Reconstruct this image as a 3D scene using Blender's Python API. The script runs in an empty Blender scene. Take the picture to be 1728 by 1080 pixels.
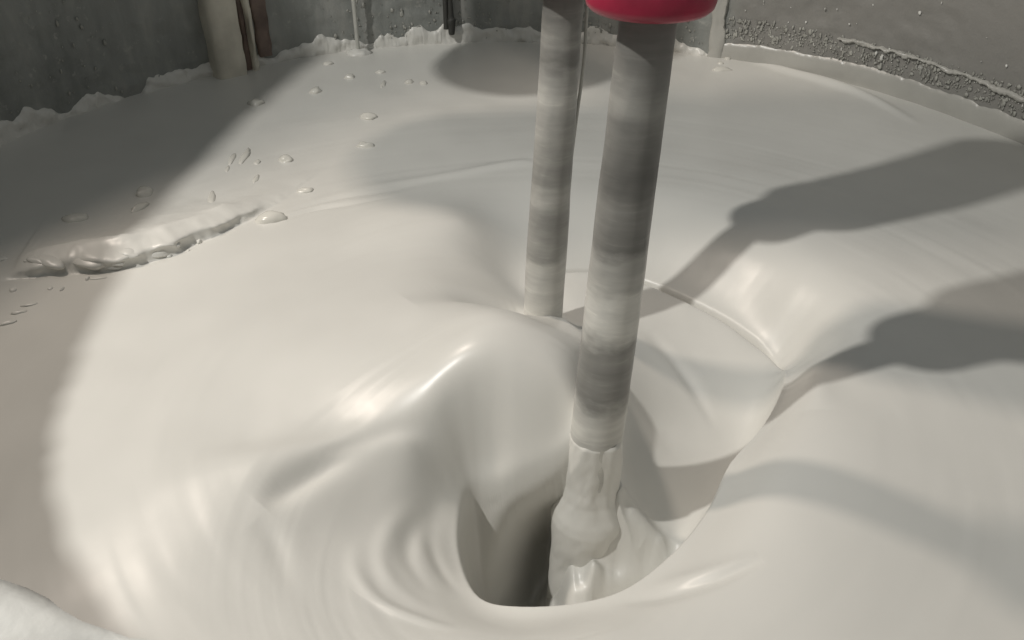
import bpy, bmesh, math, random
import numpy as np
from mathutils import Vector, noise

random.seed(7)
rng = np.random.default_rng(7)
scene = bpy.context.scene
C = scene.collection

# ------------------------------------------------------------------ camera
CAM_H = 1.0
FPX = 1496.0                       # focal length in photo pixels (1728 wide)
PITCH = math.radians(34.0)
cam_d = bpy.data.cameras.new('camera')
cam = bpy.data.objects.new('camera', cam_d)
C.objects.link(cam)
cam.location = (0, 0, CAM_H)
cam.rotation_euler = (math.radians(90) - PITCH, 0, 0)
cam_d.sensor_width = 36.0
cam_d.lens = 36.0 * FPX / 1728.0
cam_d.clip_start = 0.02
cam_d.clip_end = 100
scene.camera = cam

# ------------------------------------------------------------------ world + lamps
w = bpy.data.worlds.new('World')
scene.world = w
w.use_nodes = True
bgn = w.node_tree.nodes['Background']
bgn.inputs['Color'].default_value = (0.95, 1.0, 1.0, 1)
bgn.inputs['Strength'].default_value = 0.20

LAMP_A = Vector((-2.7, -0.05, 4.0))
LAMP_B = Vector((-1.9, 2.2, 3.2))


def lamp(name, loc, target, power, size, color):
    d = bpy.data.lights.new(name, 'AREA')
    d.shape = 'DISK'
    d.size = size
    d.energy = power
    d.color = color
    o = bpy.data.objects.new(name, d)
    C.objects.link(o)
    o.location = loc
    o.rotation_euler = (Vector(target) - Vector(loc)).to_track_quat('-Z', 'Y').to_euler()
    return o


lamp('work_lamp', LAMP_A, (0.3, 2.0, 0), 139, 0.14, (1.0, 0.975, 0.925))
lamp('ceiling_lamp', LAMP_B, (0.0, 1.2, 0), 47, 0.24, (1.0, 0.875, 0.76))

scene.view_settings.view_transform = 'Standard'
scene.view_settings.look = 'None'
scene.view_settings.exposure = 0.0
scene.view_settings.gamma = 1.0
try:
    scene.view_settings.use_curve_mapping = False
except Exception:
    pass


# ------------------------------------------------------------------ helpers
def at(px, py, z=0.0):
    """photo pixel -> the point of the horizontal plane at height z seen there"""
    x = px - 864.0
    u = 540.0 - py
    fwd = FPX * math.cos(PITCH) + u * math.sin(PITCH)
    dn = FPX * math.sin(PITCH) - u * math.cos(PITCH)
    t = (CAM_H - z) / dn
    return Vector((x * t, fwd * t, z))


def at_y(px, py, y):
    """photo pixel -> the point seen there at forward distance y"""
    x = px - 864.0
    u = 540.0 - py
    fwd = FPX * math.cos(PITCH) + u * math.sin(PITCH)
    dn = FPX * math.sin(PITCH) - u * math.cos(PITCH)
    t = y / fwd
    return Vector((x * t, y, CAM_H - dn * t))


def link(name, me, mat=None, parent=None):
    o = bpy.data.objects.new(name, me)
    C.objects.link(o)
    if mat:
        me.materials.append(mat)
    if parent:
        o.parent = parent
    return o


def empty(name, loc, label=None, cat=None, group=None):
    o = bpy.data.objects.new(name, None)
    C.objects.link(o)
    o.location = loc
    o.empty_display_size = 0.05
    if label:
        o['label'] = label
        o['category'] = cat
    if group:
        o['group'] = group
    return o


def tag(o, label, cat, group=None):
    o['label'] = label
    o['category'] = cat
    if group:
        o['group'] = group
    return o


def grid_mesh(name, P, closed_u=False, smooth=True):
    """P: (n, m, 3) array of points -> quad mesh; closed_u wraps the second axis"""
    n, m, _ = P.shape
    me = bpy.data.meshes.new(name)
    me.vertices.add(n * m)
    me.vertices.foreach_set('co', P.reshape(-1).astype(np.float32))
    idx = np.arange(n * m).reshape(n, m)
    if closed_u:
        nx = np.roll(idx, -1, axis=1)
        q = np.stack([idx[:-1], nx[:-1], nx[1:], idx[1:]], -1).reshape(-1, 4)
    else:
        q = np.stack([idx[:-1, :-1], idx[:-1, 1:], idx[1:, 1:], idx[1:, :-1]], -1).reshape(-1, 4)
    k = len(q)
    me.loops.add(k * 4)
    me.loops.foreach_set('vertex_index', q.reshape(-1).astype(np.int32))
    me.polygons.add(k)
    me.polygons.foreach_set('loop_start', np.arange(0, k * 4, 4, dtype=np.int32))
    me.polygons.foreach_set('loop_total', np.full(k, 4, dtype=np.int32))
    me.update(calc_edges=True)
    me.polygons.foreach_set('use_smooth', np.full(k, smooth))
    me.validate()
    return me


def value_noise2(x, y, seed=0):
    """smooth value noise in [-1, 1], vectorised"""
    xi = np.floor(x).astype(np.int64)
    yi = np.floor(y).astype(np.int64)
    fx = x - xi
    fy = y - yi
    fx = fx * fx * fx * (fx * (fx * 6 - 15) + 10)
    fy = fy * fy * fy * (fy * (fy * 6 - 15) + 10)

    def h(a, b):
        v = (a * 374761393 + b * 668265263 + seed * 144665) & 0x7fffffff
        v = ((v ^ (v >> 13)) * 1274126177) & 0x7fffffff
        v = v ^ (v >> 16)
        return (v & 0xffff) / 32767.5 - 1.0
    a = h(xi, yi) * (1 - fx) + h(xi + 1, yi) * fx
    b = h(xi, yi + 1) * (1 - fx) + h(xi + 1, yi + 1) * fx
    return a * (1 - fy) + b * fy


def fbm2(x, y, oct=4, seed=0):
    s = np.zeros_like(x)
    a = 1.0
    t = 0
    for i in range(oct):
        s += a * value_noise2(x * 2 ** i + 17.3 * i, y * 2 ** i - 9.1 * i, seed + i)
        t += a
        a *= 0.5
    return s / t


def sstep(a, b, x):
    t = np.clip((x - a) / (b - a), 0, 1)
    return t * t * (3 - 2 * t)


# ------------------------------------------------------------------ materials
def new_mat(name):
    m = bpy.data.materials.new(name)
    m.use_nodes = True
    nt = m.node_tree
    b = nt.nodes['Principled BSDF']
    return m, nt, b


def node(nt, typ, **kw):
    n = nt.nodes.new(typ)
    for k, v in kw.items():
        setattr(n, k, v)
    return n


def ramp(nt, stops):
    r = nt.nodes.new('ShaderNodeValToRGB')
    e = r.color_ramp.elements
    while len(e) < len(stops):
        e.new(0.5)
    for i, (p, c) in enumerate(stops):
        e[i].position = p
        e[i].color = (*c, 1) if len(c) == 3 else c
    return r


def mat_slurry(name='wet_slurry', col=(0.70, 0.69, 0.65), rough=0.34):
    m, nt, b = new_mat(name)
    L = nt.links
    tc = node(nt, 'ShaderNodeTexCoord')
    n1 = node(nt, 'ShaderNodeTexNoise')
    n1.inputs['Scale'].default_value = 2.2
    n1.inputs['Detail'].default_value = 3
    L.new(tc.outputs['Object'], n1.inputs['Vector'])
    r = ramp(nt, [(0.3, tuple(c * 0.94 for c in col)), (0.7, tuple(min(1, c * 1.04) for c in col))])
    L.new(n1.outputs['Fac'], r.inputs['Fac'])
    L.new(r.outputs['Color'], b.inputs['Base Color'])
    n2 = node(nt, 'ShaderNodeTexNoise')
    n2.inputs['Scale'].default_value = 9
    n2.inputs['Detail'].default_value = 4
    L.new(tc.outputs['Object'], n2.inputs['Vector'])
    r2 = ramp(nt, [(0.3, (rough - 0.06,) * 3), (0.75, (rough + 0.10,) * 3)])
    L.new(n2.outputs['Fac'], r2.inputs['Fac'])
    L.new(r2.outputs['Color'], b.inputs['Roughness'])
    bp = node(nt, 'ShaderNodeBump')
    bp.inputs['Strength'].default_value = 0.05
    bp.inputs['Distance'].default_value = 0.004
    n3 = node(nt, 'ShaderNodeTexNoise')
    n3.inputs['Scale'].default_value = 24
    n3.inputs['Detail'].default_value = 1
    L.new(tc.outputs['Object'], n3.inputs['Vector'])
    L.new(n3.outputs['Fac'], bp.inputs['Height'])
    L.new(bp.outputs['Normal'], b.inputs['Normal'])
    return m


M_SLURRY = mat_slurry()
M_CLOT = mat_slurry('slurry_clot', (0.68, 0.665, 0.61), 0.22)


def mat_crust():
    m, nt, b = new_mat('dried_slurry_crust')
    L = nt.links
    tc = node(nt, 'ShaderNodeTexCoord')
    n1 = node(nt, 'ShaderNodeTexNoise')
    n1.inputs['Scale'].default_value = 14
    n1.inputs['Detail'].default_value = 6
    L.new(tc.outputs['Object'], n1.inputs['Vector'])
    r = ramp(nt, [(0.36, (0.42, 0.42, 0.40)), (0.46, (0.64, 0.64, 0.61)), (0.65, (0.80, 0.80, 0.77))])
    L.new(n1.outputs['Fac'], r.inputs['Fac'])
    L.new(r.outputs['Color'], b.inputs['Base Color'])
    b.inputs['Roughness'].default_value = 0.75
    bp = node(nt, 'ShaderNodeBump')
    bp.inputs['Strength'].default_value = 0.28
    bp.inputs['Distance'].default_value = 0.006
    n3 = node(nt, 'ShaderNodeTexNoise')
    n3.inputs['Scale'].default_value = 40
    n3.inputs['Detail'].default_value = 6
    L.new(tc.outputs['Object'], n3.inputs['Vector'])
    L.new(n3.outputs['Fac'], bp.inputs['Height'])
    L.new(bp.outputs['Normal'], b.inputs['Normal'])
    return m


def mat_wall():
    """grey green coated steel with a film of slip, runs and pale flecks"""
    m, nt, b = new_mat('tank_wall_coating')
    L = nt.links
    tc = node(nt, 'ShaderNodeTexCoord')
    # broad patches stretched vertically (runs)
    mp = node(nt, 'ShaderNodeMapping')
    mp.inputs['Scale'].default_value = (5.0, 5.0, 1.3)
    L.new(tc.outputs['Object'], mp.inputs['Vector'])
    n1 = node(nt, 'ShaderNodeTexNoise')
    n1.inputs['Scale'].default_value = 1.6
    n1.inputs['Detail'].default_value = 6
    n1.inputs['Roughness'].default_value = 0.6
    L.new(mp.outputs['Vector'], n1.inputs['Vector'])
    r1 = ramp(nt, [(0.30, (0.19, 0.20, 0.19)), (0.52, (0.27, 0.28, 0.265)), (0.72, (0.40, 0.39, 0.365))])
    L.new(n1.outputs['Fac'], r1.inputs['Fac'])
    # the right hand side carries a smoother, paler coat
    sep = node(nt, 'ShaderNodeSeparateXYZ')
    L.new(tc.outputs['Object'], sep.inputs['Vector'])
    rx = ramp(nt, [(0.0, (0, 0, 0)), (1.0, (1, 1, 1))])
    mr = node(nt, 'ShaderNodeMapRange')
    mr.inputs['From Min'].default_value = 0.74
    mr.inputs['From Max'].default_value = 0.80
    L.new(sep.outputs['X'], mr.inputs['Value'])
    mix = node(nt, 'ShaderNodeMix', data_type='RGBA')
    L.new(mr.outputs['Result'], mix.inputs['Factor'])
    L.new(r1.outputs['Color'], mix.inputs['A'])
    mix.inputs['B'].default_value = (0.235, 0.23, 0.215, 1)
    # flecks
    n2 = node(nt, 'ShaderNodeTexNoise')
    n2.inputs['Scale'].default_value = 30
    n2.inputs['Detail'].default_value = 5
    n2.inputs['Roughness'].default_value = 0.65
    L.new(tc.outputs['Object'], n2.inputs['Vector'])
    r2 = ramp(nt, [(0.60, (0, 0, 0)), (0.68, (1, 1, 1))])
    L.new(n2.outputs['Fac'], r2.inputs['Fac'])
    mix2 = node(nt, 'ShaderNodeMix', data_type='RGBA')
    inv = node(nt, 'ShaderNodeMath', operation='MULTIPLY_ADD')
    inv.inputs[1].default_value = -0.75
    inv.inputs[2].default_value = 0.85
    L.new(mr.outputs['Result'], inv.inputs[0])
    mul = node(nt, 'ShaderNodeMath', operation='MULTIPLY')
    L.new(r2.outputs['Color'], mul.inputs[0])
    L.new(inv.outputs[0], mul.inputs[1])
    L.new(mul.outputs[0], mix2.inputs['Factor'])
    L.new(mix.outputs['Result'], mix2.inputs['A'])
    mix2.inputs['B'].default_value = (0.36, 0.36, 0.335, 1)
    L.new(mix2.outputs['Result'], b.inputs['Base Color'])
    b.inputs['Roughness'].default_value = 0.55
    bp = node(nt, 'ShaderNodeBump')
    bp.inputs['Strength'].default_value = 0.5
    bp.inputs['Distance'].default_value = 0.006
    L.new(n2.outputs['Fac'], bp.inputs['Height'])
    L.new(bp.outputs['Normal'], b.inputs['Normal'])
    return m


def mat_shaft(name, stops, zlo, zhi, seed=0.0):
    """steel under a spun film of slurry, thick and thin in rings"""
    m, nt, b = new_mat(name)
    L = nt.links
    tc = node(nt, 'ShaderNodeTexCoord')
    mp = node(nt, 'ShaderNodeMapping')
    mp.inputs['Scale'].default_value = (9, 9, 16)
    mp.inputs['Location'].default_value = (seed, seed * 2, seed * 3)
    mp.inputs['Rotation'].default_value = (0.35, 0.22, 0)
    L.new(tc.outputs['Object'], mp.inputs['Vector'])
    n1 = node(nt, 'ShaderNodeTexNoise')
    n1.inputs['Scale'].default_value = 1.0
    n1.inputs['Detail'].default_value = 6
    n1.inputs['Roughness'].default_value = 0.55
    L.new(mp.outputs['Vector'], n1.inputs['Vector'])
    sep = node(nt, 'ShaderNodeSeparateXYZ')
    L.new(tc.outputs['Object'], sep.inputs['Vector'])
    add = node(nt, 'ShaderNodeMath', operation='MULTIPLY_ADD')
    L.new(n1.outputs['Fac'], add.inputs[0])
    add.inputs[1].default_value = 0.10
    L.new(sep.outputs['Z'], add.inputs[2])
    mr = node(nt, 'ShaderNodeMapRange')
    mr.inputs['From Min'].default_value = zlo + 0.05
    mr.inputs['From Max'].default_value = zhi + 0.05
    L.new(add.outputs[0], mr.inputs['Value'])
    r = ramp(nt, stops)
    L.new(mr.outputs['Result'], r.inputs['Fac'])
    # fine ring streaks
    mp2 = node(nt, 'ShaderNodeMapping')
    mp2.inputs['Scale'].default_value = (6, 6, 30)
    mp2.inputs['Location'].default_value = (seed * 1.3, seed, seed * 5.1)
    mp2.inputs['Rotation'].default_value = (0.22, -0.12, 0)
    L.new(tc.outputs['Object'], mp2.inputs['Vector'])
    n2 = node(nt, 'ShaderNodeTexNoise')
    n2.inputs['Scale'].default_value = 1.0
    n2.inputs['Detail'].default_value = 4
    L.new(mp2.outputs['Vector'], n2.inputs['Vector'])
    r2 = ramp(nt, [(0.3, (0.95, 0.95, 0.95)), (0.7, (1.42, 1.42, 1.40))])
    L.new(n2.outputs['Fac'], r2.inputs['Fac'])
    mx = node(nt, 'ShaderNodeMix', data_type='RGBA', blend_type='MULTIPLY')
    mx.inputs['Factor'].default_value = 1.0
    L.new(r.outputs['Color'], mx.inputs['A'])
    L.new(r2.outputs['Color'], mx.inputs['B'])
    L.new(mx.outputs['Result'], b.inputs['Base Color'])
    mp3 = node(nt, 'ShaderNodeMapping')
    mp3.inputs['Scale'].default_value = (14, 14, 95)
    mp3.inputs['Location'].default_value = (seed * 2.3, seed, seed * 3.7)
    mp3.inputs['Rotation'].default_value = (0.10, 0.16, 0)
    L.new(tc.outputs['Object'], mp3.inputs['Vector'])
    n3 = node(nt, 'ShaderNodeTexNoise')
    n3.inputs['Scale'].default_value = 1.0
    n3.inputs['Detail'].default_value = 5
    n3.inputs['Roughness'].default_value = 0.65
    L.new(mp3.outputs['Vector'], n3.inputs['Vector'])
    r3 = ramp(nt, [(0.36, (0.94, 0.94, 0.94)), (0.58, (1.0, 1.0, 1.0)), (0.74, (1.22, 1.22, 1.2))])
    L.new(n3.outputs['Fac'], r3.inputs['Fac'])
    mx3 = node(nt, 'ShaderNodeMix', data_type='RGBA', blend_type='MULTIPLY')
    mx3.inputs['Factor'].default_value = 1.0
    L.new(mx.outputs['Result'], mx3.inputs['A'])
    L.new(r3.outputs['Color'], mx3.inputs['B'])
    L.new(mx3.outputs['Result'], b.inputs['Base Color'])
    b.inputs['Roughness'].default_value = 0.38
    bp = node(nt, 'ShaderNodeBump')
    bp.inputs['Strength'].default_value = 0.15
    bp.inputs['Distance'].default_value = 0.003
    L.new(n2.outputs['Fac'], bp.inputs['Height'])
    L.new(bp.outputs['Normal'], b.inputs['Normal'])
    return m


def mat_plain(name, col, rough=0.5, metal=0.0, bump=0.0, var=0.12, scale=18):
    m, nt, b = new_mat(name)
    L = nt.links
    tc = node(nt, 'ShaderNodeTexCoord')
    n1 = node(nt, 'ShaderNodeTexNoise')
    n1.inputs['Scale'].default_value = scale
    n1.inputs['Detail'].default_value = 5
    L.new(tc.outputs['Object'], n1.inputs['Vector'])
    r = ramp(nt, [(0.3, tuple(c * (1 - var) for c in col)), (0.7, tuple(min(1, c * (1 + var)) for c in col))])
    L.new(n1.outputs['Fac'], r.inputs['Fac'])
    L.new(r.outputs['Color'], b.inputs['Base Color'])
    b.inputs['Roughness'].default_value = rough
    b.inputs['Metallic'].default_value = metal
    if bump:
        bp = node(nt, 'ShaderNodeBump')
        bp.inputs['Strength'].default_value = bump
        bp.inputs['Distance'].default_value = 0.004
        L.new(n1.outputs['Fac'], bp.inputs['Height'])
        L.new(bp.outputs['Normal'], b.inputs['Normal'])
    return m


M_CRUST = mat_crust()
M_WALL = mat_wall()
M_RED = mat_plain('red_plastic', (0.33, 0.022, 0.055), 0.34, bump=0.08, var=0.22, scale=16)
M_STEEL = mat_plain('grey_steel', (0.22, 0.215, 0.20), 0.45, 0.3, 0.1)
M_BAFFLE = mat_plain('beige_coated_steel', (0.60, 0.57, 0.49), 0.6, 0, 0.3, 0.2, 9)
M_RUST = mat_plain('rust_brown_steel', (0.17, 0.125, 0.105), 0.7, 0, 0.5, 0.35, 14)
M_SPLASH = mat_plain('dried_splash', (0.36, 0.36, 0.33), 0.6, 0, 0.3, 0.25, 30)
M_FILM = mat_plain('fresh_slip_film', (0.42, 0.415, 0.385), 0.3, 0, 0.15, 0.08, 8)

# ------------------------------------------------------------------ the slurry surface
TC = np.array([0.0, 1.785])        # tank centre
TR = 1.58                         # inner radius
RIM_Z = 0.70


def W(pts):
    return np.array([at(p[0], p[1], p[2])[:] for p in pts])


class TPS:
    def __init__(self, P, lam=1e-4):
        X = P[:, :2]
        n = len(X)
        r2 = ((X[:, None] - X[None]) ** 2).sum(-1)
        K = 0.5 * r2 * np.log(r2 + 1e-12) + lam * np.eye(n)
        A = np.zeros((n + 3, n + 3))
        A[:n, :n] = K
        A[:n, n] = 1
        A[:n, n + 1:] = X
        A[n, :n] = 1
        A[n + 1:, :n] = X.T
        self.w = np.linalg.solve(A, np.concatenate([P[:, 2], np.zeros(3)]))
        self.X = X

    def __call__(self, x, y):
        s = self.w[-3] + self.w[-2] * x + self.w[-1] * y
        for (cx, cy), k in zip(self.X, self.w):
            r2 = (x - cx) ** 2 + (y - cy) ** 2
            s = s + k * 0.5 * r2 * np.log(r2 + 1e-12)
        return s


def catmull(P, n=8, closed=False):
    P = np.asarray(P, float)
    out = []
    N = len(P)
    for i in range(N if closed else N - 1):
        if closed:
            a, b, c, d = P[(i - 1) % N], P[i], P[(i + 1) % N], P[(i + 2) % N]
        else:
            a, b, c, d = P[max(i - 1, 0)], P[i], P[i + 1], P[min(i + 2, N - 1)]
        for t in np.arange(n) / n:
            out.append(0.5 * (2 * b + (c - a) * t + (2 * a - 5 * b + 4 * c - d) * t * t
                              + (3 * b - a - 3 * c + d) * t ** 3))
    if not closed:
        out.append(P[-1])
    return np.array(out)


def poly_dist(x, y, P, closed=False):
    """distance to a polyline, interpolated extra attributes, signed side"""
    best = np.full(x.shape, 1e9)
    na = P.shape[1] - 2
    att = [np.zeros(x.shape) for _ in range(na)]
    side = np.zeros(x.shape)
    par = np.zeros(x.shape)
    N = len(P)
    for i in range(N if closed else N - 1):
        a = P[i]
        b = P[(i + 1) % N]
        dx, dy = b[0] - a[0], b[1] - a[1]
        l2 = dx * dx + dy * dy + 1e-15
        t = np.clip(((x - a[0]) * dx + (y - a[1]) * dy) / l2, 0, 1)
        ex = x - a[0] - t * dx
        ey = y - a[1] - t * dy
        d = ex * ex + ey * ey
        m = d < best
        best = np.where(m, d, best)
        s = dx * (y - a[1]) - dy * (x - a[0])
        side = np.where(m, np.sign(s), side)
        par = np.where(m, (i + t) / N, par)
        for k in range(na):
            att[k] = np.where(m, a[2 + k] + (b[2 + k] - a[2 + k]) * t, att[k])
    return np.sqrt(best), att, side, par


def inside(x, y, P):
    r = np.zeros(x.shape, bool)
    N = len(P)
    for i in range(N):
        a = P[i]
        b = P[(i + 1) % N]
        if abs(b[1] - a[1]) < 1e-12:
            continue
        c = ((a[1] > y) != (b[1] > y)) & (x < (b[0] - a[0]) * (y - a[1]) / (b[1] - a[1]) + a[0])
        r ^= c
    return r


def bulge(x, y):
    """the big swell beside the shafts"""
    c = at(905, 605, 0.10)
    ca, sa = math.cos(-0.5), math.sin(-0.5)
    u = (x - c.x) * ca + (y - c.y) * sa
    v = -(x - c.x) * sa + (y - c.y) * ca
    z = 0.098 * np.exp(-(((u / np.where(u > 0, 0.21, 0.30)) ** 2 + (v / np.where(v > 0, 0.16, 0.26)) ** 2)) ** 1.1)
    c = at(835, 590, 0.13)
    return z + 0.040 * np.exp(-(((x - c.x) / 0.16) ** 2 + ((y - c.y) / 0.14) ** 2) ** 1.2)


# general level of the mass, away from the bowl (photo pixel, height)
OUT = W([
    (20, 230, 0.0), (300, 150, 0.0), (600, 80, 0.0), (860, 62, 0.0), (1200, 75, 0.0), (1460, 160, 0.0), (1720, 280, 0.0),
    (420, 220, 0.0), (700, 180, 0.0), (1000, 180, 0.0), (1200, 200, 0.0), (1400, 260, 0.0), (1600, 330, 0.0),
    (200, 330, 0.0), (60, 420, 0.0), (500, 300, 0.0),
    (700, 330, 0.01), (560, 420, 0.02), (700, 420, 0.03), (780, 370, 0.025), (880, 330, -0.005), (890, 400, -0.045),
    (885, 450, -0.07), (960, 340, 0.0), (1040, 330, 0.015), (1150, 340, 0.03), (1050, 400, 0.01),
    (1300, 400, 0.035), (1450, 430, 0.03), (1600, 520, 0.03), (1700, 650, 0.035),
    (1240, 450, 0.03), (1350, 540, 0.02), (1450, 640, 0.04), (1560, 760, 0.05), (1700, 900, 0.03),
    (1400, 760, 0.06), (1330, 850, 0.055), (1500, 930, 0.05), (1300, 950, 0.05), (1250, 1030, 0.045), (1550, 1060, 0.04),
    (1000, 1060, 0.02), (800, 1070, 0.0), (600, 1060, 0.0), (420, 1000, 0.02), (330, 900, 0.04), (250, 760, 0.045),
    (150, 900, 0.04), (60, 980, 0.03), (60, 760, 0.02), (100, 600, 0.01), (250, 560, 0.015), (380, 600, 0.035),
    (380, 690, 0.04), (420, 480, 0.02), (560, 500, 0.04), (520, 600, 0.06), (520, 680, 0.05),
    (420, 750, 0.03), (560, 735, 0.035), (690, 730, 0.035),
    # rolled lip left of the vortex
    (430, 800, 0.05), (450, 850, 0.034), (550, 838, 0.018), (630, 830, -0.008), (530, 900, 0.0), (540, 960, -0.002), (620, 900, -0.028), (660, 960, -0.034), (690, 865, -0.045),
    (715, 920, -0.062), (740, 990, -0.06), (748, 865, -0.072), (766, 930, -0.09), (700, 800, -0.012), (850, 1030, -0.045), (950, 1030, -0.01), (560, 775, 0.035),
    (690, 735, 0.045), (740, 690, 0.075), (640, 660, 0.07), (800, 725, 0.062), (890, 730, 0.055), (970, 715, 0.045), (930, 640, 0.095), (880, 560, 0.145),
    (800, 650, 0.115), (720, 620, 0.10), (760, 560, 0.125), (840, 520, 0.135), (600, 600, 0.075), (650, 560, 0.08), (760, 490, 0.07), (845, 472, -0.03), (905, 512, -0.075),
    (955, 765, 0.0), (870, 780, 0.0), (780, 775, 0.0), (750, 800, -0.04), (820, 822, -0.075),
])
OUT[:, 2] -= bulge(OUT[:, 0], OUT[:, 1])
So = TPS(OUT, 2.5e-3)

# the outline of the bowl: photo pixel, height of its edge, roll-over width outside it
LIP = [(905, 465, -0.08, 0.08), (950, 457, -0.084, 0.11), (1010, 459, -0.088, 0.13), (1090, 478, -0.093, 0.14), (1200, 527, -0.101, 0.14),
       (1270, 577, -0.110, 0.11), (1318, 616, -0.112, 0.07), (1322, 650, -0.03, 0.045), (1290, 715, -0.02, 0.04), (1232, 782, -0.02, 0.05),
       (1195, 850, -0.02, 0.05), (1140, 920, -0.02, 0.055), (1060, 985, -0.03, 0.06), (980, 1012, -0.045, 0.06), (880, 1018, -0.06, 0.06),
       (815, 1005, -0.085, 0.05), (787, 950, -0.11, 0.04), (782, 890, -0.10, 0.04), (800, 828, -0.085, 0.05),
       (870, 806, -0.05, 0.04), (950, 782, -0.03, 0.04), (1005, 745, -0.02, 0.04), (1034, 680, -0.04, 0.035), (1032, 615, -0.05, 0.03),
       (985, 563, -0.07, 0.025), (935, 524, -0.075, 0.025), (893, 488, -0.075, 0.04)]
lipw = np.array([[*at(a, b, c)[:2], c, d] for a, b, c, d in LIP])
lipw = catmull(lipw, 5, True)

INN = W([
    (950, 470, -0.086), (1090, 495, -0.092), (1200, 545, -0.100), (1310, 640, -0.115), (1000, 560, -0.085), (1120, 600, -0.105),
    (1220, 680, -0.150), (1000, 680, -0.10), (1100, 720, -0.135), (1190, 770, -0.175), (1010, 780, -0.15), (1090, 850, -0.18),
    (1150, 880, -0.20), (1000, 885, -0.20), (1060, 890, -0.19), (1000, 915, -0.19), (1000, 940, -0.205), (925, 860, -0.34), (870, 880, -0.42), (880, 960, -0.44), (1000, 990, -0.25), (1080, 950, -0.215), (935, 940, -0.30),
    (830, 960, -0.44), (840, 850, -0.36), (900, 812, -0.27),
    (930, 500, -0.086), (960, 620, -0.09), (1280, 720, -0.165),
])
Si = TPS(INN, 3e-4)

SH1 = Vector((0.070, 1.56))        # rear shaft axis on the ground
SH2 = Vector((0.158, 1.115))       # front shaft axis


def ridge(x, y, pts, n=6):
    P = np.array([[*at(a, b, zz)[:2], c, d] for a, b, zz, c, d in pts])
    P = catmull(P, n)
    return poly_dist(x, y, P)


# pixel x, pixel y, level there, height of the line (negative: groove), width
FOLDS = [
    [(690, 512, .07, 0, .05), (750, 494, .07, -.016, .055), (820, 484, .06, -.030, .05), (885, 492, .03, -.022, .04), (930, 520, .0, 0, .03)],
    [(440, 842, .05, 0, .02), (480, 815, .045, -.016, .022), (545, 788, .03, -.018, .02), (600, 770, .02, -.006, .015), (640, 762, .015, 0, .01)],
    [(540, 772, .03, 0, .008), (610, 757, .02, -.008, .011), (680, 748, .01, -.010, .011), (760, 754, -.01, -.005, .012), (830, 780, -.05, 0, .012)],
    [(230, 830, .05, 0, .05), (370, 792, .04, .008, .045), (470, 775, .035, .011, .04), (590, 752, .03, .008, .03), (700, 738, .03, .003, .03), (780, 745, .0, 0, .02)],
    [(600, 880, .02, 0, .01), (600, 950, .0, .004, .010), (640, 1010, -.01, .007, .009), (700, 1044, -.02, .007, .009), (780, 1068, -.02, 0, .01)],
    [(745, 860, -.1, 0, .008), (728, 925, -.1, -.006, .009), (745, 975, -.1, -.007, .009), (785, 1012, -.08, 0, .01)],
    [(710, 840, -.04, 0, .01), (660, 890, -.03, .007, .013), (645, 950, -.03, .006, .012), (680, 1005, -.04, .003, .012), (740, 1035, -.04, 0, .01)],
    [(770, 840, -.1, 0, .01), (700, 890, -.06, -.006, .012), (690, 950, -.06, -.006, .012), (730, 1010, -.06, 0, .01)],
    [(425, 870, .045, 0, .02), (458, 900, .03, -.004, .016), (478, 960, .01, -.003, .016), (500, 1020, .01, 0, .02)],
    [(1290, 942, .05, 0, .008), (1210, 968, .04, -.008, .012), (1120, 990, .02, -.009, .014), (1030, 1003, -.02, 0, .012)],
    [(1280, 930, .05, 0, .012), (1200, 950, .04, .006, .016), (1110, 972, .0, .006, .016), (1040, 990, -.02, 0, .012)],
    [(455, 368, .02, 0, .01), (530, 350, .01, -.007, .010), (600, 343, .01, -.003, .012), (680, 330, .01, 0, .01)],
    [(480, 350, .02, 0, .01), (560, 332, .01, -.005, .012), (650, 320, .01, -.003, .015), (760, 300, .0, 0, .01)],
    [(560, 325, .0, 0, .02), (700, 305, .0, .005, .02), (850, 282, .0, .008, .02), (900, 275, .0, 0, .02)],
    [(1345, 560, .03, 0, .03), (1350, 600, .0, .014, .028), (1362, 650, .0, .016, .028), (1372, 700, .03, 0, .03)],
    [(1245, 95, 0, 0, .02), (1330, 120, 0, .012, .02), (1400, 140, 0, .018, .022), (1465, 165, 0, .012, .02), (1560, 215, 0, 0, .02)],
]


CREST = {}
CREASE = [(905, 462, -.08, 0, .005), (950, 457, -.084, -.016, .0055), (1010, 458, -.088, -.020, .006), (1090, 477, -.093, -.024, .006), (1200, 526, -.10, -.026, .0065),
          (1270, 576, -.11, -.026, .0065), (1312, 612, -.11, -.016, .006), (1326, 628, -.10, 0, .005)]
INFOLDS = [
    [(690, 512, .07, 0, .05), (750, 494, .07, -.016, .055), (820, 484, .06, -.030, .05), (885, 492, .03, -.022, .04), (930, 520, .0, 0, .03)],
    [(850, 885, -.28, 0, .008), (890, 878, -.28, .016, .010), (930, 866, -.27, .016, .010), (965, 850, -.26, 0, .01)],
    [(905, 985, -.34, .01, .012), (908, 945, -.34, .03, .013), (930, 918, -.32, .028, .013), (965, 900, -.3, .0, .012)],
    [(940, 1005, -.34, -.03, .014), (945, 965, -.34, -.03, .014), (955, 930, -.32, -.0, .012)],
    [(940, 905, -.2, 0, .02), (1000, 926, -.2, -.045, .018), (1075, 935, -.2, -.03, .018), (1120, 920, -.2, 0, .02)],
    [(1000, 1005, -.25, 0, .02), (1060, 990, -.23, -.05, .022), (1120, 955, -.21, -.03, .02), (1150, 920, -.2, 0, .02)],
    [(1000, 940, -.32, 0, .02), (1060, 965, -.3, .03, .025), (1100, 970, -.28, .02, .02)],
    [(1090, 560, -.1, 0, .02), (1160, 620, -.1, -.010, .018), (1190, 650, -.1, -.004, .015), (1215, 680, -.1, 0, .01)],
]


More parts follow.
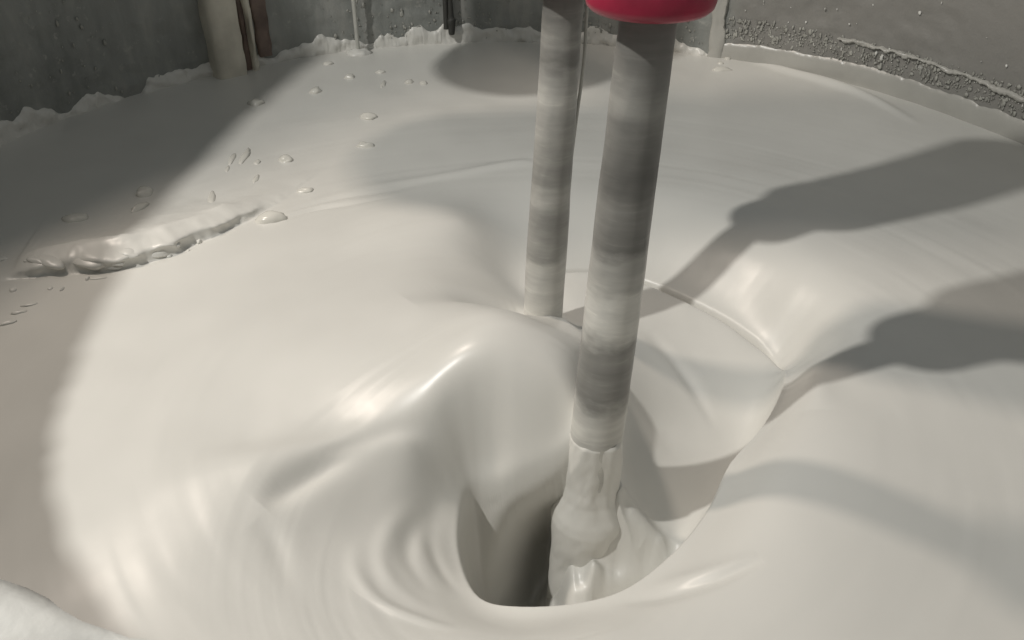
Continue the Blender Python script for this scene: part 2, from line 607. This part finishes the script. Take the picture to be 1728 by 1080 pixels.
def add_folds(z, x, y, folds):
    for pts in folds:
        P = np.array([at(p[0], p[1], p[2])[:2] for p in pts])
        pad = 3.2 * max(p[4] for p in pts) + 0.02
        m = (x > P[:, 0].min() - pad) & (x < P[:, 0].max() + pad) & (y > P[:, 1].min() - pad) & (y < P[:, 1].max() + pad)
        if not m.any():
            continue
        d, (a, wd), _, _ = ridge(x[m], y[m], pts)
        z[m] += a * np.exp(-(d / wd) ** 2)
    return z


def height(x, y):
    zo = So(x, y)
    zo = zo + bulge(x, y)
    # overlapping sheet that rolls over itself on the left
    d, (a, wd), s, _ = ridge(x, y, [(-120, 470, 0, .0, .04), (0, 470, 0, .008, .04), (60, 464, 0, .032, .045), (170, 455, 0, .045, .045),
                                    (250, 441, 0, .046, .05), (330, 410, 0, .042, .05), (410, 375, 0, .03, .04), (455, 348, 0, .012, .03),
                                    (500, 318, 0, .003, .03)])
    sd = np.where(s > 0, d, -d)
    sd = sd + 0.009 * fbm2(x * 16, y * 16, 2, 141) + 0.005 * fbm2(x * 45, y * 45, 2, 142)
    prof = np.clip((sd + 0.004) / 0.060, 0, 1) ** 0.55 * np.exp(-(np.maximum(sd, 0) / (wd * 3.2)) ** 2)
    zo = zo + 0.95 * a * prof - 0.12 * a * np.exp(-((sd + 0.008) / 0.012) ** 2)
    zo = zo + 0.25 * a * np.exp(-((sd - 0.045) / 0.035) ** 2) * (0.8 + 0.7 * value_noise2(x * 17, y * 17, 93))
    CREST['sd'] = sd
    CREST['a'] = a
    # folds, swirl lines and streaks
    zo = add_folds(zo, x, y, FOLDS)
    # faint drawn-out ripples that follow the rotation
    rr = np.hypot(x - 0.12, y - 1.2)
    aa = np.arctan2(y - 1.2, x - 0.12)
    zo = zo + 0.0011 * fbm2(rr * 24 + 2.0 * np.cos(aa), 3.0 * np.sin(aa) + 40 + rr * 0.8, 2, 31) * sstep(0.35, 0.7, rr) * sstep(2.2, 1.0, rr)
    rv = np.hypot(x - 0.02, y - 0.93)
    av = np.arctan2(y - 0.93, x - 0.02)
    ph = np.log(rv + 0.02) * 1.4
    zo = zo + 0.0015 * fbm2(rv * 36 + 1.5 * np.cos(av + ph), 1.1 * np.sin(av + ph) + 20, 3, 61) * sstep(0.52, 0.30, rv) * sstep(0.08, 0.16, rv) * sstep(0.32, 0.12, x)
    zo = zo + 0.004 * fbm2(x * 4.2, y * 4.2, 2, 55)
    # bowl
    ds, _, s, _ = poly_dist(x, y, lipw, True)
    ins = inside(x, y, lipw)
    sw = np.zeros_like(x)
    ze = np.zeros_like(x)
    wr = np.zeros_like(x)
    for px, py, a, b in lipw:
        k = 1.0 / ((x - px) ** 2 + (y - py) ** 2 + 2e-4) ** 2
        sw += k
        ze += k * a
        wr += k * b
    ze /= sw
    wr /= sw
    f = np.exp(-(ds / wr) ** 1.7)
    zout = zo + (ze - zo) * f
    zi = Si(x, y)
    rv = np.hypot(x - 0.03, y - 0.97)
    zi = zi + 0.004 * fbm2(x * 9, y * 9, 2, 79)
    CREST['ins'] = sstep(0.0, 0.025, ds) * ins
    CREST['in'] = ins.astype(float)
    z_in = ze + (zi - ze) * (1 - np.exp(-ds / 0.018))
    z = np.where(ins, z_in, zout)
    z = add_folds(z, x, y, [CREASE])
    # wet skirts where the shafts enter
    for cx, cy, k in ((0.066, 1.56, 0.004), (0.150, 1.115, 0.055)):
        q = np.hypot(x - cx, y - cy)
        z = z + k * np.exp(-np.maximum(q - 0.040, 0) / (0.010 + 0.55 * k))
    return z


# ------- mesh: polar grid that is densest at the vortex
VC = np.array([0.05, 0.93])
NT, NR = 1400, 660
th = np.linspace(0, 2 * np.pi, NT, endpoint=False)
ct, st = np.cos(th), np.sin(th)
rel = VC - TC
bq = rel[0] * ct + rel[1] * st
rmax = -bq + np.sqrt(bq * bq - (rel @ rel) + (TR + 0.004) ** 2)
tt = np.linspace(0.0015, 1, NR)
tt = 0.55 * tt + 0.45 * tt ** 2
RR = tt[:, None] * rmax[None, :]
X = VC[0] + RR * ct[None]
Y = VC[1] + RR * st[None]
Z = height(X, Y)
# relax the throat of the vortex, where the walls were drawn by hand
nb = int(np.searchsorted(tt, 0.22))
SM = Z[:nb + 40].copy()
for _ in range(26):
    SM = 0.5 * SM + 0.25 * (np.roll(SM, 1, 1) + np.roll(SM, -1, 1))
    SM[1:-1] = 0.5 * SM[1:-1] + 0.25 * (SM[2:] + SM[:-2])
kk = (1 - sstep(0.27, 0.36, np.hypot(X[:nb + 40] - 0.03, Y[:nb + 40] - 0.98)))
kk = kk * (1 - sstep(1.14, 1.22, Y[:nb + 40]) * sstep(0.02, 0.10, X[:nb + 40]))
Z[:nb + 40] = Z[:nb + 40] + (SM - Z[:nb + 40]) * kk
q = np.hypot(X - 0.05, Y - 0.98)
Q = add_folds(np.zeros_like(Z), X, Y, INFOLDS) + (0.022 - 0.10 * np.abs(fbm2(X * 11 + 3, Y * 9, 3, 77))) * sstep(0.26, 0.12, q)
Z = Z + Q * CREST['ins']
# the rolled sheet leans out over what lies in front of it
# undercut: below the bulge the throat runs back under the lip
UND = np.array([at(a, b, c)[:2] for a, b, c in ((790, 845, -.09), (800, 828, -.085), (870, 806, -.05), (950, 782, -.03), (1005, 745, -.02))])
dU, _, _, _ = poly_dist(X, Y, catmull(UND, 5))
gU = CREST['in'] * sstep(0.0, 0.02, dU) * np.exp(-(np.maximum(dU - 0.03, 0) / 0.055) ** 2)
gU = gU * sstep(0.11, 0.04, X) * sstep(-0.055, 0.045, X)
Z = Z - 0.15 * gU * CREST['in']
X = X + 0.03 * gU
Y = Y + 0.15 * gU
ov = 0.026 * (CREST['a'] / 0.045) * np.exp(-((CREST['sd'] - 0.016) / 0.012) ** 2)
ov = ov * (0.75 + 0.5 * value_noise2(X * 22, Y * 22, 91))
c_a, c_b = at(80, 462), at(410, 375)
c_n = np.array([(c_b - c_a).y, -(c_b - c_a).x])
c_n /= np.linalg.norm(c_n)
GX, GY = X, Y
X = X + ov * c_n[0]
Y = Y + ov * c_n[1]
me = grid_mesh('slurry', np.stack([X, Y, Z], -1), closed_u=True)
slurry = link('slurry', me, M_SLURRY)
slurry['kind'] = 'structure'


# ------------------------------------------------------------------ the tank
tank = empty('mixing_tank', (TC[0], TC[1], 0), 'round grey mixing tank with crusted walls, full of pale slurry', 'tank')


def P3(o, v):
    return Vector((v[0] - TC[0], v[1] - TC[1], v[2]))


def ring_part(name, prof, nseg, mat, a0=0.0, a1=2 * math.pi, disp=None):
    """prof: list of (r, z); ring about the tank centre, local coordinates"""
    full = abs(a1 - a0) > 6.28
    ang = np.linspace(a0, a1, nseg, endpoint=not full)
    pr = np.array(prof)
    A, I = np.meshgrid(ang, np.arange(len(pr)))
    r = pr[I, 0]
    z = pr[I, 1]
    if disp is not None:
        r, z = disp(A, r, z)
    P = np.stack([r * np.cos(A), r * np.sin(A), z], -1)
    me = grid_mesh(name, P, closed_u=full)
    return link(name, me, mat, tank)


# height of the tank's edge round the circle: unseen left part raised to shape the lamps' shade, right front dips
RIMT = np.array([(0, .62), (80, .70), (95, 1.3), (112, 2.3), (150, 2.6), (160, 2.4), (172, 1.9), (182, 1.74), (190, 1.55), (197, 1.40), (205, 1.25), (212, 1.12),
                 (218, 1.01), (226, .93), (233, .89), (242, .82), (247, .74), (252, .70), (272, .70), (282, .56), (300, .50), (340, .55), (360, .62)], float)


def rim_z(A):
    return np.interp(np.degrees(A) % 360, RIMT[:, 0], RIMT[:, 1])


def wall_disp(A, r, z):
    k = 0.006 * fbm2(A * 22, z * 30, 4, 3) + 0.004 * fbm2(A * 70, z * 60, 3, 9)
    smooth = 1 - 0.8 * sstep(0.62, 0.50, A) * 1.0
    zz = np.where(z > 0.35, 0.35 + (z - 0.35) / (RIM_Z - 0.39) * (rim_z(A) - 0.39), z)
    return r - np.clip(k, -0.004, 1) * smooth, zz


ring_part('wall', [(TR, zz) for zz in np.linspace(-0.75, RIM_Z - 0.04, 110)], 900, M_WALL, disp=wall_disp)
ring_part('outer_wall', [(TR + 0.03, RIM_Z - 0.04), (TR + 0.03, -0.75)], 128, M_STEEL)


def rim_disp(A, r, z):
    n = fbm2(A * 16, r * 30 + z * 30, 4, 21)
    n2 = fbm2(A * 60, r * 60 + z * 60, 3, 25)
    lump = np.exp(-((np.degrees(A) % 360 - 259.5) / 3.6) ** 2)
    return r + 0.010 * n2 - 0.034 * lump * sstep(TR + 0.05, TR - 0.01, r), z + 0.012 * n + 0.006 * n2 + rim_z(A) - RIM_Z


rp = [(TR - 0.004, RIM_Z - 0.06), (TR - 0.012, RIM_Z - 0.03), (TR - 0.010, RIM_Z - 0.008), (TR + 0.0, RIM_Z)]
rp += [(TR + q, RIM_Z + 0.004 * math.sin(q * 40)) for q in np.linspace(0.008, 0.06, 8)]
rp += [(TR + 0.065, RIM_Z - 0.01), (TR + 0.065, RIM_Z - 0.05)]
ring_part('rim', rp, 900, M_CRUST, disp=rim_disp)


# ------------------------------------------------------------------ mixers
def lathe_grid(name, prof, nseg, mat, parent, wob=0.0, seed=0, axis0=None, axis1=None):
    """prof (r, t) swept about the axis; t is the local height; the axis may lean from axis0 to axis1"""
    ang = np.linspace(0, 2 * np.pi, nseg, endpoint=False)
    pr = np.array(prof, float)
    A, I = np.meshgrid(ang, np.arange(len(pr)))
    r = pr[I, 0].copy()
    z = pr[I, 1]
    if wob:
        r += wob * fbm2(np.cos(A) * 1.3 + 5 + seed, np.sin(A) * 1.3 + z * 13, 3, seed)
        
    P = np.stack([r * np.cos(A), r * np.sin(A), z], -1)
    if axis0 is not None:
        f = (z - axis0[2]) / (axis1[2] - axis0[2])
        P[..., 0] += axis0[0] + (axis1[0] - axis0[0]) * f
        P[..., 1] += axis0[1] + (axis1[1] - axis0[1]) * f
    me = grid_mesh(name, P, closed_u=True)
    return link(name, me, mat, parent)


def prof_lin(pts, step=0.006):
    out = []
    for (r0, z0), (r1, z1) in zip(pts[:-1], pts[1:]):
        n = max(1, int(math.hypot(r1 - r0, z1 - z0) / step))
        for i in range(n):
            out.append((r0 + (r1 - r0) * i / n, z0 + (z1 - z0) * i / n))
    out.append(pts[-1])
    return out


G = lambda v, t=(1.0, 0.985, 0.93): tuple(v * k for k in t)
# rear mixer
t1 = empty('mixer', (SH1.x, SH1.y, 0), 'thin slurry streaked mixer shaft standing behind the pale bulge', 'mixer',
           'mixer shafts in the tank')
b0 = at_y(918, 500, SH1.y)
b1 = at_y(951, 0, SH1.y)
a0 = Vector((b0.x - SH1.x, 0, b0.z))
a1 = Vector((b1.x - SH1.x, 0, b1.z))
m1 = mat_shaft('streaked_shaft_rear', [(0.0, G(.5)), (0.12, G(.46)), (0.22, G(.40)), (0.25, G(.27)), (0.36, G(.25)), (0.41, G(.36)), (0.46, G(.24)), (0.58, G(.27)),
                                       (0.63, G(.36)), (0.70, G(.40)), (0.75, G(.36)), (0.79, G(.18)), (0.84, G(.28)), (0.89, G(.17)), (1.0, G(.15))], -0.05, 0.65, 3.1)
lathe_grid('shaft', prof_lin([(0.042, -0.40), (0.041, 0.10), (0.037, 0.35), (0.0345, 0.62), (0.034, 1.25)]), 96, m1, t1, 0.0012, 4, a0, a1)

# front mixer
t2 = empty('mixer', (SH2.x, SH2.y, 0), 'thick mixer shaft with red collar rising out of the vortex', 'mixer',
           'mixer shafts in the tank')
c0 = at_y(1006, 740, SH2.y)
c1 = at_y(1092, 45, SH2.y)
e0 = Vector((c0.x - SH2.x, 0, c0.z))
e1 = Vector((c1.x - SH2.x, 0, c1.z))
m2 = mat_shaft('streaked_shaft_front', [(0.0, G(.5)), (0.15, G(.47)), (0.255, G(.45)), (0.285, G(.20)), (0.40, G(.22)), (0.43, G(.47)), (0.49, G(.52)),
                                        (0.53, G(.33)), (0.57, G(.34)), (0.60, G(.15)), (0.67, G(.21)), (0.73, G(.14)), (0.79, G(.17)), (0.853, G(.27)),
                                        (0.90, G(.20)), (1.0, G(.14))],
               -0.12, 0.72, 1.7)
lathe_grid('shaft', prof_lin([(0.0435, -0.36), (0.0440, 0.02), (0.042, 0.25), (0.0385, 0.5), (0.0355, 0.72), (0.0355, 1.25)]), 96, m2, t2, 0.0012, 11, e0, e1)
# red collar
CZ = 0.711
lathe_grid('collar', [(r, CZ + q) for r, q in [(0.0, 0), (0.030, 0), (0.066, -.002), (0.074, -.0005), (0.0785, .004), (0.080, .011), (0.080, .030),
                                               (0.0795, .0315), (0.0775, .032), (0.0775, .036), (0.0800, .0365), (0.0800, .085), (0.077, .09), (0.04, .092)]],
           96, M_RED, t2, 0, 0, e0, e1)
CR = 0.64  # unseen rear collar, added so the shaft's shadow widens sooner
lathe_grid('collar', [(r, CR + q) for r, q in [(0.0, 0), (0.030, 0), (0.066, -.002), (0.074, -.0005), (0.0785, .004), (0.080, .011), (0.080, .085), (0.077, .09), (0.04, .092)]],
           96, M_RED, t1, 0, 0, a0, a1)
# motor housing above the collar
lathe_grid('motor', prof_lin([(0.03, .828), (0.10, .86), (0.11, .88), (0.11, 1.22), (0.09, 1.25), (0.0, 1.25)], 0.02), 64, M_STEEL, t2, 0, 0, e0, e1)
lathe_grid('motor', prof_lin([(0.03, .735), (0.10, .76), (0.11, .78), (0.11, 1.22), (0.09, 1.25), (0.0, 1.25)], 0.02), 64, M_STEEL, t1, 0, 0, a0, a1)
# hub smothered in slurry at the foot
lathe_grid('hub', prof_lin([(0.0425, 0.024), (0.0458, 0.020), (0.0466, -0.03), (0.0475, -0.085), (0.051, -0.112), (0.057, -0.132), (0.063, -0.150), (0.066, -0.168),
                            (0.065, -0.190), (0.060, -0.25), (0.055, -0.50)], 0.004), 128, M_SLURRY, t2, 0.005, 17, e0, e1)


# thin pale wire close behind the rear shaft
def rod_mesh(name, pts, r, nseg=12):
    P = catmull(np.array([list(p) for p in pts]), 6)
    n = len(P)
    T = np.gradient(P, axis=0)
    T /= np.linalg.norm(T, axis=1)[:, None]
    A = np.cross(T, [0, 1, 0.01])
    A /= np.linalg.norm(A, axis=1)[:, None]
    Bn = np.cross(T, A)
    ang = np.linspace(0, 2 * np.pi, nseg, endpoint=False)
    rr = np.full(n, r) if np.isscalar(r) else np.interp(np.linspace(0, 1, n), np.linspace(0, 1, len(r)), r)
    V = P[:, None] + rr[:, None, None] * (A[:, None] * np.cos(ang)[None, :, None] + Bn[:, None] * np.sin(ang)[None, :, None])
    # close the ends
    V = np.concatenate([np.repeat(P[:1, None], nseg, 1), V, np.repeat(P[-1:, None], nseg, 1)], 0)
    return grid_mesh(name, V, closed_u=True)


M_PALE = mat_plain('pale_coated_steel', (0.50, 0.50, 0.46), 0.4, 0, 0.2)
M_DARK = mat_plain('dark_rubber', (0.05, 0.05, 0.045), 0.6, 0, 0.2)
wp = [at_y(994, -60, 1.585), at_y(990, 20, 1.585), at_y(984.5, 110, 1.585), at_y(970, 220, 1.58), at_y(945, 420, 1.565)]
wire = link('wire', rod_mesh('wire', wp, 0.0032), M_PALE)
tag(wire, 'thin pale wire running down close behind the rear mixer shaft', 'wire')

# ------------------------------------------------------------------ things along the far wall
def wall_pt(px, z, inset=0.0):
    """point of the tank wall at height z in the column of pixel px at the far side"""
    lo, hi = 1.5, 3.5
    for _ in range(50):
        y = (lo + hi) / 2
        dep = y * math.cos(PITCH) + (CAM_H - z) * math.sin(PITCH)
        x = (px - 864) / FPX * dep
        if math.hypot(x - TC[0], y - TC[1]) > TR - inset:
            hi = y
        else:
            lo = y
    return Vector((x, y, z))


rp0 = wall_pt(605, 0.0, 0.045)
rod = empty('standing_rod', (rp0.x, rp0.y, 0), 'thin grey upright rod standing against the far wall left of the shafts', 'rod')
rb = link('bar', rod_mesh('bar', [(0, 0, -0.12), (0, 0, 0.2), (0.001, 0, 0.45), (0, 0, 0.72)], 0.0075), M_PALE, rod)
bm = bmesh.new()
bmesh.ops.create_uvsphere(bm, u_segments=24, v_segments=12, radius=1)
for v in bm.verts:
    n = noise.noise(v.co * 2.2)
    v.co = Vector((v.co.x * 0.045, v.co.y * 0.035, v.co.z * 0.018)) * (1 + 0.25 * n)
me = bpy.data.meshes.new('slurry_foot')
bm.to_mesh(me)
bm.free()
me.polygons.foreach_set('use_smooth', [True] * len(me.polygons))
link('slurry_foot', me, M_SLURRY, rod)
bb = wall_pt(757, 0.04, 0.03)
db = empty('dark_bar', (bb.x, bb.y, bb.z), 'dark upright bar with rounded tip on the far wall behind the round shadow', 'bar')
link('strip', rod_mesh('strip', [(-0.008, 0, 0.02), (-0.008, 0, 0.1), (-0.010, 0, 0.6)], [0.010, 0.009, 0.009]), M_DARK, db)
link('strip', rod_mesh('strip', [(0.012, 0, 0.0), (0.012, 0, 0.05), (0.010, 0, 0.12), (0.008, 0, 0.6)], [0.010, 0.016, 0.009, 0.008]), M_DARK, db)


def wall_bar(name, px, wd, dp, z0, z1, mat, lump=0.004, seed=0):
    """upright bar fixed to the tank wall, rough with coating"""
    p = wall_pt(px, 0.15, 0)
    a = math.atan2(p.y - TC[1], p.x - TC[0])
    n = 60
    prof = [(-wd / 2, 0.012), (-wd / 2, -dp * 0.7), (-wd / 2 + 0.006, -dp), (-wd / 6, -dp), (wd / 6, -dp), (wd / 2 - 0.006, -dp), (wd / 2, -dp * 0.7), (wd / 2, 0.012)]
    V = []
    for i in range(n + 1):
        z = z0 + (z1 - z0) * i / n
        row = []
        for k, (t, r) in enumerate(prof):
            q = lump * noise.fractal(Vector((t * 25 + seed, z * 18, k * 0.4)), 1, 2, 4)
            R = TR + r + q
            row.append((R * math.cos(a) + (t + q) * math.sin(a), R * math.sin(a) - (t + q) * math.cos(a), z))
        V.append(row)
    return link(name, grid_mesh(name, np.array(V)), mat, tank)


wall_bar('baffle', 368, 0.105, 0.07, -0.1, 0.8, M_BAFFLE, 0.006, 3)
wall_bar('rusty_bar', 404, 0.026, 0.03, -0.1, 0.8, M_RUST, 0.004, 8)
wall_bar('bracket', 414, 0.022, 0.05, -0.1, 0.8, M_BAFFLE, 0.005, 5)
wall_bar('rusty_bar', 438, 0.05, 0.018, 0.03, 0.8, M_RUST, 0.008, 12)
wall_bar('drip_run', 1216, 0.05, 0.014, -0.05, 0.55, M_FILM, 0.008, 20)


def wall_strip(name, a0, a1, z0f, z1f, proud, mat, n=700, m=10, seed=0, relief=0.004):
    """a skin of slurry lying on the wall between two heights that vary round the circle"""
    A = np.radians(np.linspace(a0, a1, n))
    t = np.linspace(0, 1, m)
    AA, T = np.meshgrid(A, t)
    z0 = z0f(AA)
    z1 = z1f(AA)
    zz = z0 + (z1 - z0) * T
    bulge = np.sin(np.pi * np.clip(T, 0, 1)) ** 0.6
    r = TR + 0.012 - (0.012 + proud + relief * fbm2(AA * 40, zz * 60, 3, seed)) * np.where((T > 0) & (T < 1), bulge * 0.4 + 0.6, 0)
    P = np.stack([r * np.cos(AA), r * np.sin(AA), zz], -1)
    return link(name, grid_mesh(name, P), mat, tank)


wall_strip('splash_film', 62, 170, lambda A: A * 0 - 0.04,
           lambda A: 0.040 + 0.055 * fbm2(A * 13, A * 0, 2, 5) + 0.013 * fbm2(A * 45, A * 0 + 3, 2, 6), 0.010, M_SLURRY, 1500, 10, 3, 0.012)
wall_strip('fresh_film', 4, 62.5, lambda A: A * 0 - 0.04,
           lambda A: 0.072 - 0.02 * sstep(1.0, 1.09, A) + 0.008 * fbm2(A * 12, A * 0, 2, 8) + 0.004 * fbm2(A * 60, A * 0, 2, 9), 0.008, M_FILM, 900, 10, 4, 0.002)
wall_strip('crust_line', 2, 47, lambda A: 0.128 - 0.030 * sstep(0.75, 0.2, A) + 0.012 * fbm2(A * 70, A * 0 + 5, 3, 15) - 0.012 * sstep(0.45, 0.3, A) * (1 + fbm2(A * 40, A * 0, 2, 1)),
           lambda A: 0.143 - 0.026 * sstep(0.75, 0.2, A) + 0.006 * fbm2(A * 50, A * 0, 3, 16), 0.011, M_FILM, 1300, 6, 7, 0.009)


def lumps_on_wall(name, n, a0, a1, zf, smin, smax, mat, seed):
    r = random.Random(seed)
    base = bmesh.new()
    bmesh.ops.create_icosphere(base, subdivisions=1, radius=1)
    bv = np.array([v.co[:] for v in base.verts])
    bf = np.array([[v.index for v in f.verts] for f in base.faces])
    base.free()
    VV, FF = [], []
    for i in range(n):
        a = math.radians(r.uniform(a0, a1))
        z = zf(r, a)
        s = smin * (smax / smin) ** (r.random() ** 2)
        q = bv * (1 + 0.8 * np.array([noise.noise(Vector(v) * 1.7 + Vector((i, 0, 0))) for v in bv])[:, None])
        sc = np.array([0.15 * s, s * r.uniform(0.5, 1.5), s * r.uniform(0.5, 2.2)])
        q = q * sc
        ca, sa = math.cos(a), math.sin(a)
        R = TR - 0.003
        VV.append(np.stack([(R - q[:, 0]) * ca - q[:, 1] * sa, (R - q[:, 0]) * sa + q[:, 1] * ca, q[:, 2] + z], -1))
        FF.append(bf + i * len(bv))
    me = bpy.data.meshes.new(name)
    me.from_pydata(np.concatenate(VV).tolist(), [], np.concatenate(FF).tolist())
    me.polygons.foreach_set('use_smooth', [True] * len(me.polygons))
    o = link(name, me, mat, tank)
    o['kind'] = 'stuff'
    return o


lumps_on_wall('dried_splashes', 520, 64, 116, lambda r, a: 0.04 + 0.42 * r.random() ** 1.7, 0.002, 0.008, M_SPLASH, 2)
lumps_on_wall('dried_splashes', 110, 140, 172, lambda r, a: 0.02 + 0.40 * r.random() ** 1.3, 0.002, 0.008, M_SPLASH, 3)
lumps_on_wall('crust_grains', 900, 22, 63, lambda r, a: 0.07 + 0.075 * r.random(), 0.002, 0.006, M_SPLASH, 4)
lumps_on_wall('crust_grains', 120, 2, 60, lambda r, a: 0.10 + 0.35 * r.random() ** 2.5, 0.002, 0.006, M_CRUST, 5)

# unseen drum added over the left side to throw the round far shadow
hp = LAMP_A + (Vector((0.0, 3.05, 0)) - LAMP_A) * (1 - 1.05 / LAMP_A.z)
drum_obj = lathe_grid('added_shadow_drum', prof_lin([(0.0, 1.05), (0.17, 1.05), (0.215, 1.07), (0.235, 1.12), (0.24, 1.9), (0.22, 1.9), (0.0, 1.88)], 0.03), 64, M_STEEL, tank)
drum_obj.location = (hp.x - TC[0], hp.y - TC[1], 0)
arm_a = Vector((0.0, 0.2, 1.6))
arm_b = Vector((-1.58 * math.cos(0.9), 1.58 * math.sin(0.9), 1.55)) - Vector((hp.x - TC[0], hp.y - TC[1], 0))
link('bracket', rod_mesh('bracket', [arm_a, (arm_a + arm_b) / 2, arm_b], 0.03), M_STEEL, drum_obj)  # arm holding the added shadow-casting drum, also unseen

# ------------------------------------------------------------------ clots and splashes on the slurry
def blob_mesh(name, sx, sy, sz, seed, amp=0.25, sub=3):
    bm = bmesh.new()
    bmesh.ops.create_icosphere(bm, subdivisions=sub, radius=1)
    for v in bm.verts:
        n = noise.noise(v.co * 1.4 + Vector((seed * 7.1, seed * 3.3, 0)))
        k = 1 + amp * n
        v.co = Vector((v.co.x * sx * k, v.co.y * sy * k, v.co.z * sz * k))
    me = bpy.data.meshes.new(name)
    bm.to_mesh(me)
    bm.free()
    me.polygons.foreach_set('use_smooth', [True] * len(me.polygons))
    return me


def surf(px, py):
    """the point of the slurry surface seen at a photo pixel"""
    z = 0.0
    for _ in range(8):
        p = at(px, py, z)
        dx, dy = p.x - VC[0], p.y - VC[1]
        j = int(round((math.atan2(dy, dx) % (2 * math.pi)) / (2 * math.pi) * NT)) % NT
        i = int(np.searchsorted(RR[:, j], math.hypot(dx, dy)))
        z = 0.5 * z + 0.5 * float(Z[min(i, NR - 1), j])
    return at(px, py, z)


def pxm(p):
    return (p.y * math.cos(PITCH) + (CAM_H - p.z) * math.sin(PITCH)) / FPX


CLOTS = [  # x, y, width, depth (pixels), turn, label
    (622, 198, 30, 12, 0, 'oval pale clot on the open far slurry, upper of two left of the rear shaft'),
    (617, 246, 30, 10, 0, 'oval pale clot on the open far slurry, lower of two left of the rear shaft'),
    (482, 270, 26, 14, 10, 'round pale clot right of the two small streaks on the lit slurry'),
    (432, 175, 26, 14, 15, 'pale clot lying right on the edge of the left wall shadow'),
    (392, 268, 9, 26, 6, 'narrow upright clot, left one of two close together on the lit slurry'),
    (413, 264, 13, 32, 2, 'thicker upright clot, right one of two close together on the lit slurry'),
    (434, 274, 10, 10, 0, 'tiny clot just right of the two upright clots'),
    (384, 285, 7, 13, 6, 'tiny slanted clot below the two upright clots'),
    (432, 302, 9, 18, 2, 'short slanted clot between the upright clots and the rolled fold'),
    (357, 337, 12, 32, 12, 'tall teardrop clot with bright edge just above the rolled fold'),
    (516, 322, 28, 9, 12, 'flat clot off the right end of the rolled fold'),
    (456, 370, 54, 22, 14, 'large smooth lobe of slurry at the right end of the rolled fold'),
    (128, 369, 44, 16, 0, 'dark flat clot in the shade above the left end of the fold'),
    (244, 326, 30, 18, -30, 'jagged clot on the shadow edge, upper of two above the fold'),
    (236, 350, 20, 22, -20, 'jagged clot on the shadow edge, lower of two above the fold'),
    (590, 131, 20, 10, 0, 'small clot under the standing rod near the far wall'),
    (553, 108, 18, 7, 0, 'small bright clot at the tip of the left wall shadow'),
    (647, 142, 9, 18, 0, 'upright speck left of the round shadow by the far wall'),
    (690, 139, 16, 8, 0, 'low clot nearest the round shadow, second from its left edge'),
    (715, 141, 13, 7, 10, 'dark speck touching the left edge of the round shadow'),
    (532, 154, 22, 12, 0, 'soft low clot beside the edge of the left wall shadow'),
    (642, 122, 16, 7, 0, 'faint clot between the standing rod and the round shadow'),
    (1218, 118, 34, 8, 0, 'long flat clot right of the front shaft below its red collar'),
    (1228, 99, 10, 8, 0, 'bright bead right of the red collar near the far corner'),
    (1216, 107, 9, 5, 0, 'bright speck just below the bead near the far corner'),
    (1195, 84, 14, 10, 0, 'bright dab at the foot of the drip run in the far corner'),
]
for i, (px, py, wpx, dpx, rot, lab) in enumerate(CLOTS):
    p = surf(px, py)
    k = pxm(p)
    fore = max(0.3, (CAM_H - p.z) / p.y)
    sx = wpx * k / 2
    sy = dpx * k / 2 / max(0.5, min(1, fore * 1.1))
    o = link('slurry_clot', blob_mesh('slurry_clot', sx, sy, min(sx, sy) * 0.7, i + 1, 0.3), M_CLOT)
    o.location = (p.x, p.y, p.z - 0.08 * min(sx, sy))
    o.rotation_euler = (0, 0, math.radians(rot))
    tag(o, lab, 'clot', 'clots floating on the slurry')

LOBES = [  # x, y, length, thickness (pixels), turn, tilt
    (84, 442, 60, 24, -26, 0.12), (62, 440, 40, 14, -16, 0.1), (150, 444, 58, 24, -14, 0.1), (188, 440, 46, 18, -20, 0.15), (192, 452, 30, 10, 8, 0),
    (215, 428, 40, 20, -12, 0.1), (262, 428, 46, 18, 14, 0.1),
    (166, 470, 30, 7, 10, 0), (148, 471, 6, 12, 0, 0), (105, 488, 6, 10, 0, 0), (85, 487, 9, 9, 0, 0), (22, 490, 12, 12, 20, 0), (50, 514, 28, 9, 20, 0),
    (32, 527, 26, 10, 20, 0), (12, 545, 30, 12, 20, 0), (4, 438, 16, 10, 30, 0), (46, 440, 14, 8, 0, 0),
    (300, 414, 9, 12, 0, 0), (318, 424, 7, 8, 0, 0), (336, 408, 8, 12, 10, 0), (285, 432, 12, 8, 10, 0),
]
for i, (px, py, l, t, rot, tilt) in enumerate(LOBES):
    p = surf(px, py)
    k = pxm(p)
    o = link('lobe', blob_mesh('lobe', l * k / 2, t * k / 2 * 1.2, t * k / 2 * 0.7, i + 40, 0.22), M_SLURRY, slurry)
    o.location = (p.x, p.y, p.z + 0.02 * t * k)
    o.rotation_euler = (0, tilt, math.radians(rot))
